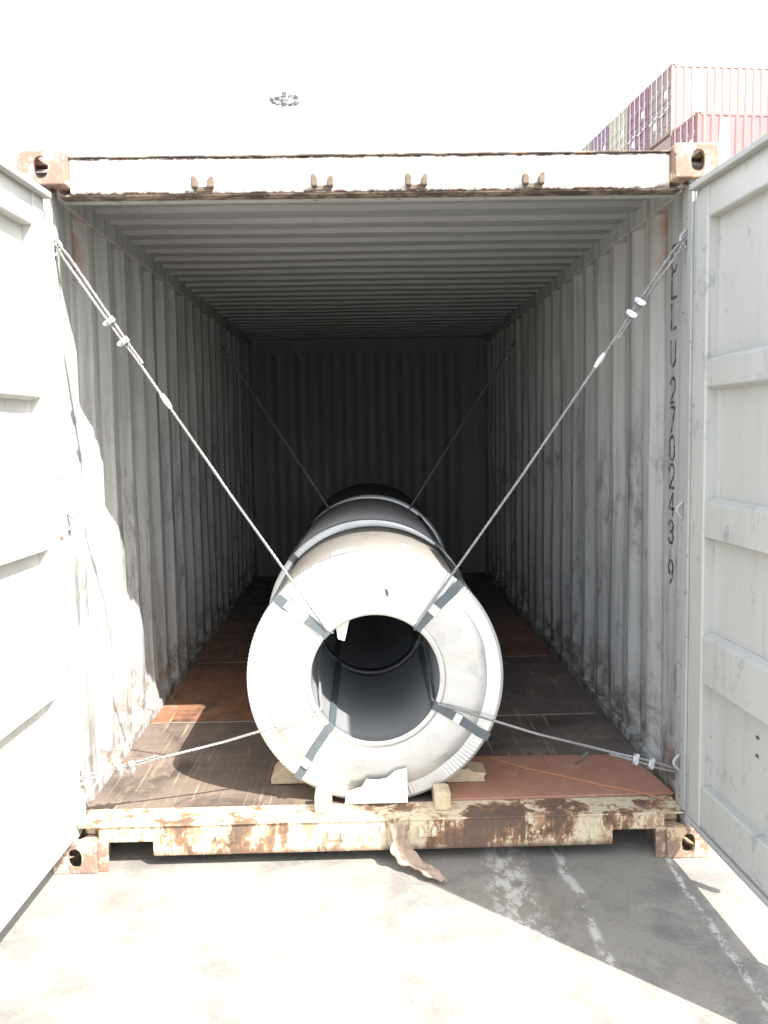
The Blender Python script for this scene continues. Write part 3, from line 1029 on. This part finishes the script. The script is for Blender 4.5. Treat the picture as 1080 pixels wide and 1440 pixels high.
def closed_container(name, d, Lc, Hc, loc, rotz, color, label, group, strip=False):
    t = empty(name, label, "container", loc, rotz, group)
    put("side_wall", d['side'], t, color=color)
    put("side_wall", d['side2'], t, color=color)
    put("roof", d['roof'], t, color=color)
    put("end_wall", d['end'], t, color=color)
    for x in (-1.16, 1.16):
        put("corner_post", d['post'], t, (x, 0.004, 0), color)
        put("corner_post", d['post'], t, (x, Lc - .124, 0), color)
        put("rail", d['rail'], t, (x * 1.02, 0, Hc - .122), color)
        put("rail", d['rail'], t, (x * 1.02, 0, .03), color)
    for y in (.01, Lc - .11):
        put("beam", d['beam'], t, (0, y, Hc - .124), color)
        put("beam", d['beam'], t, (0, y, .006), color)
    castings(t, W, Lc, Hc, [color])
    for sx in (-1, 1):
        dr = put("door", d['door'], t, (sx * .5765, .03, 0), color)
        for z in (.55, 1.05, 1.55, 2.05):
            put("door_rib", d['drib'], dr, (0, -.0005, z), color)
        for u in (-.28, .28):
            put("lock_rod", d['rod'], dr, (u, 0, 0))
            for z in (.4, 1.3, 2.2):
                put("rod_bracket", d['bracket'], dr, (u, 0, z))
            put("lock_handle", d['handle'], dr, (u - .2, 0, 1.0 + .1 * (u > 0)))
        put("door_plate", d['plate'], dr, (-.02, 0, 1.78 if sx > 0 else .80))
    if strip:
        put("number_panel", d['strip'], t, (1.219, .95, Hc * .30))
    return t

def plain_mesh(d, Lc, Hc):
    """one joined body for the covered tiers"""
    bm = bmesh.new()
    for k in ('side', 'side2', 'roof', 'end'):
        bm.from_mesh(d[k])
    tmp = MB().box((-1.15, .03, .13), (1.15, .06, Hc - .125))
    for x in (-1.16, 1.16):
        for y in (.004, Lc - .124):
            tmp.box((x - .055, y, .0), (x + .055, y + .12, Hc))
        tmp.box((x * 1.02 - .03, .125, Hc - .122), (x * 1.02 + .03, Lc - .125, Hc - .002))
        tmp.box((x * 1.02 - .03, .125, .01), (x * 1.02 + .03, Lc - .125, .13))
    bm.from_mesh(tmp.mesh("tmp_frame"))
    me = bpy.data.meshes.new("stacked_container")
    bm.to_mesh(me)
    bm.free()
    me.materials.clear()
    me.materials.append(MAT['paint'])
    return me

d20 = closed_meshes(6.058, 2.591)
closed_container("neighbouring_container", d20, 6.058, 2.591, (-2.495, .10, 0), 0, (.34, .27, .18), "cream container standing close beside the open one's left wall", None)

HC = 2.872
d40 = closed_meshes(12.192, HC)
PL = plain_mesh(d40, 12.192, HC)
phi = -5.3
rd = Vector((math.sin(R(phi)), math.cos(R(phi)), 0))       # along the row, away from the camera
ed = Vector((math.cos(R(phi)), -math.sin(R(phi)), 0))      # along a container, to the right
S0 = Vector((CAM.x, CAM.y, 0)) + rd * 38.3 + ed * 17.1
# container local +y = ed (doors at the left end), local +x = -rd side facing the camera
rotz = math.atan2(-ed.x, ed.y)
BROWN, MAROON, CRM, PURP, REDD = (.30, .21, .182), (.25, .115, .145), (.44, .39, .27), (.24, .135, .185), (.31, .135, .135)
cols = {0: BROWN, 1: MAROON, 2: CRM, 3: PURP, 4: (.30, .27, .22), 5: MAROON}
labels = {0: "brown container at the near corner of the far stack's top tier", 1: "maroon container second from the near corner of the far stack's top", 2: "cream container between maroon and purple ones atop the far stack", 3: "purple container just beyond the cream one atop the far stack", 4: "dull beige container near the far end of the stack's top tier", 5: "maroon container at the far end of the stack's top tier"}
GRP = "containers stacked in the yard"
for k in range(-1, 6):
    top = 4 if k == -1 else 5
    base = S0 + rd * (2.52 * k + W / 2)
    for tier in range(top + 1):
        loc = (base.x, base.y, tier * HC)
        if tier == top:
            c = cols.get(k, REDD)
            closed_container("stacked_container", d40, 12.192, HC, loc, rotz, c, labels.get(k, "red container one tier lower at the front of the far stack"), GRP, strip=k in (-1, 0))
        elif k <= 0 or tier >= 3:
            o = bpy.data.objects.new("stacked_container", PL)
            col.objects.link(o)
            o.location = loc
            o.rotation_euler = (0, 0, rotz)
            o.color = (*random.choice([BROWN, MAROON, CRM, PURP, REDD, (.10, .16, .24)]), 1)
            tag(o, "container in the covered lower tiers of the far stack", "container", GRP)
        else:
            o = bpy.data.objects.new("stacked_container", PL)
            col.objects.link(o)
            o.location = loc
            o.rotation_euler = (0, 0, rotz)
            o.color = (*random.choice([BROWN, MAROON, PURP]), 1)
            tag(o, "container in the covered lower tiers of the far stack", "container", GRP)

# ------------------------------------------------------------------ high mast lamp
mx, my, mz = -6.79, 80.0, 31.4
t = empty("light_mast", "tall pale lighting mast with a crown of floodlights against the sky", "light mast", (mx, my, 0))
obj("pole", MB().tube([(0, 0, 0), (0, 0, mz * .5), (0, 0, mz + .3)], [.36, .26, .15], 16), 'mast', t, smooth=60)
obj("crown_ring", MB().tube([(1.0 * math.cos(a), 1.0 * math.sin(a), mz) for a in [2 * math.pi * k / 24 for k in range(25)]], .05, 6), 'lamp', t)
obj("crown_hub", MB().tube([(0, 0, mz - .5), (0, 0, mz - .3), (0, 0, mz + .25)], [.2, .32, .28], 12), 'lamp', t)
for k in range(12):
    a = 2 * math.pi * k / 12 + .1
    ca, sa = math.cos(a), math.sin(a)
    obj("arm", MB().tube([(.25 * ca, .25 * sa, mz), (1.05 * ca, 1.05 * sa, mz + .02)], .035, 6), 'lamp', t)
    hgt = random.uniform(-.25, .30)
    fl = MB().prism([(-.20, -.16), (.20, -.16), (.24, .16), (-.24, .16)], 'x', -.10, .12)
    Mx = Matrix.Translation((1.2 * ca, 1.2 * sa, mz + hgt)) @ Matrix.Rotation(a, 4, 'Z') @ Matrix.Rotation(R(random.uniform(20, 55)), 4, 'Y')
    fl.v = [tuple(Mx @ Vector(q)) for q in fl.v]
    obj("floodlight", fl, 'lamp', t)
    obj("lamp_stem", MB().tube([(1.02 * ca, 1.02 * sa, mz), (1.16 * ca, 1.16 * sa, mz + hgt)], .03, 6), 'lamp', t)
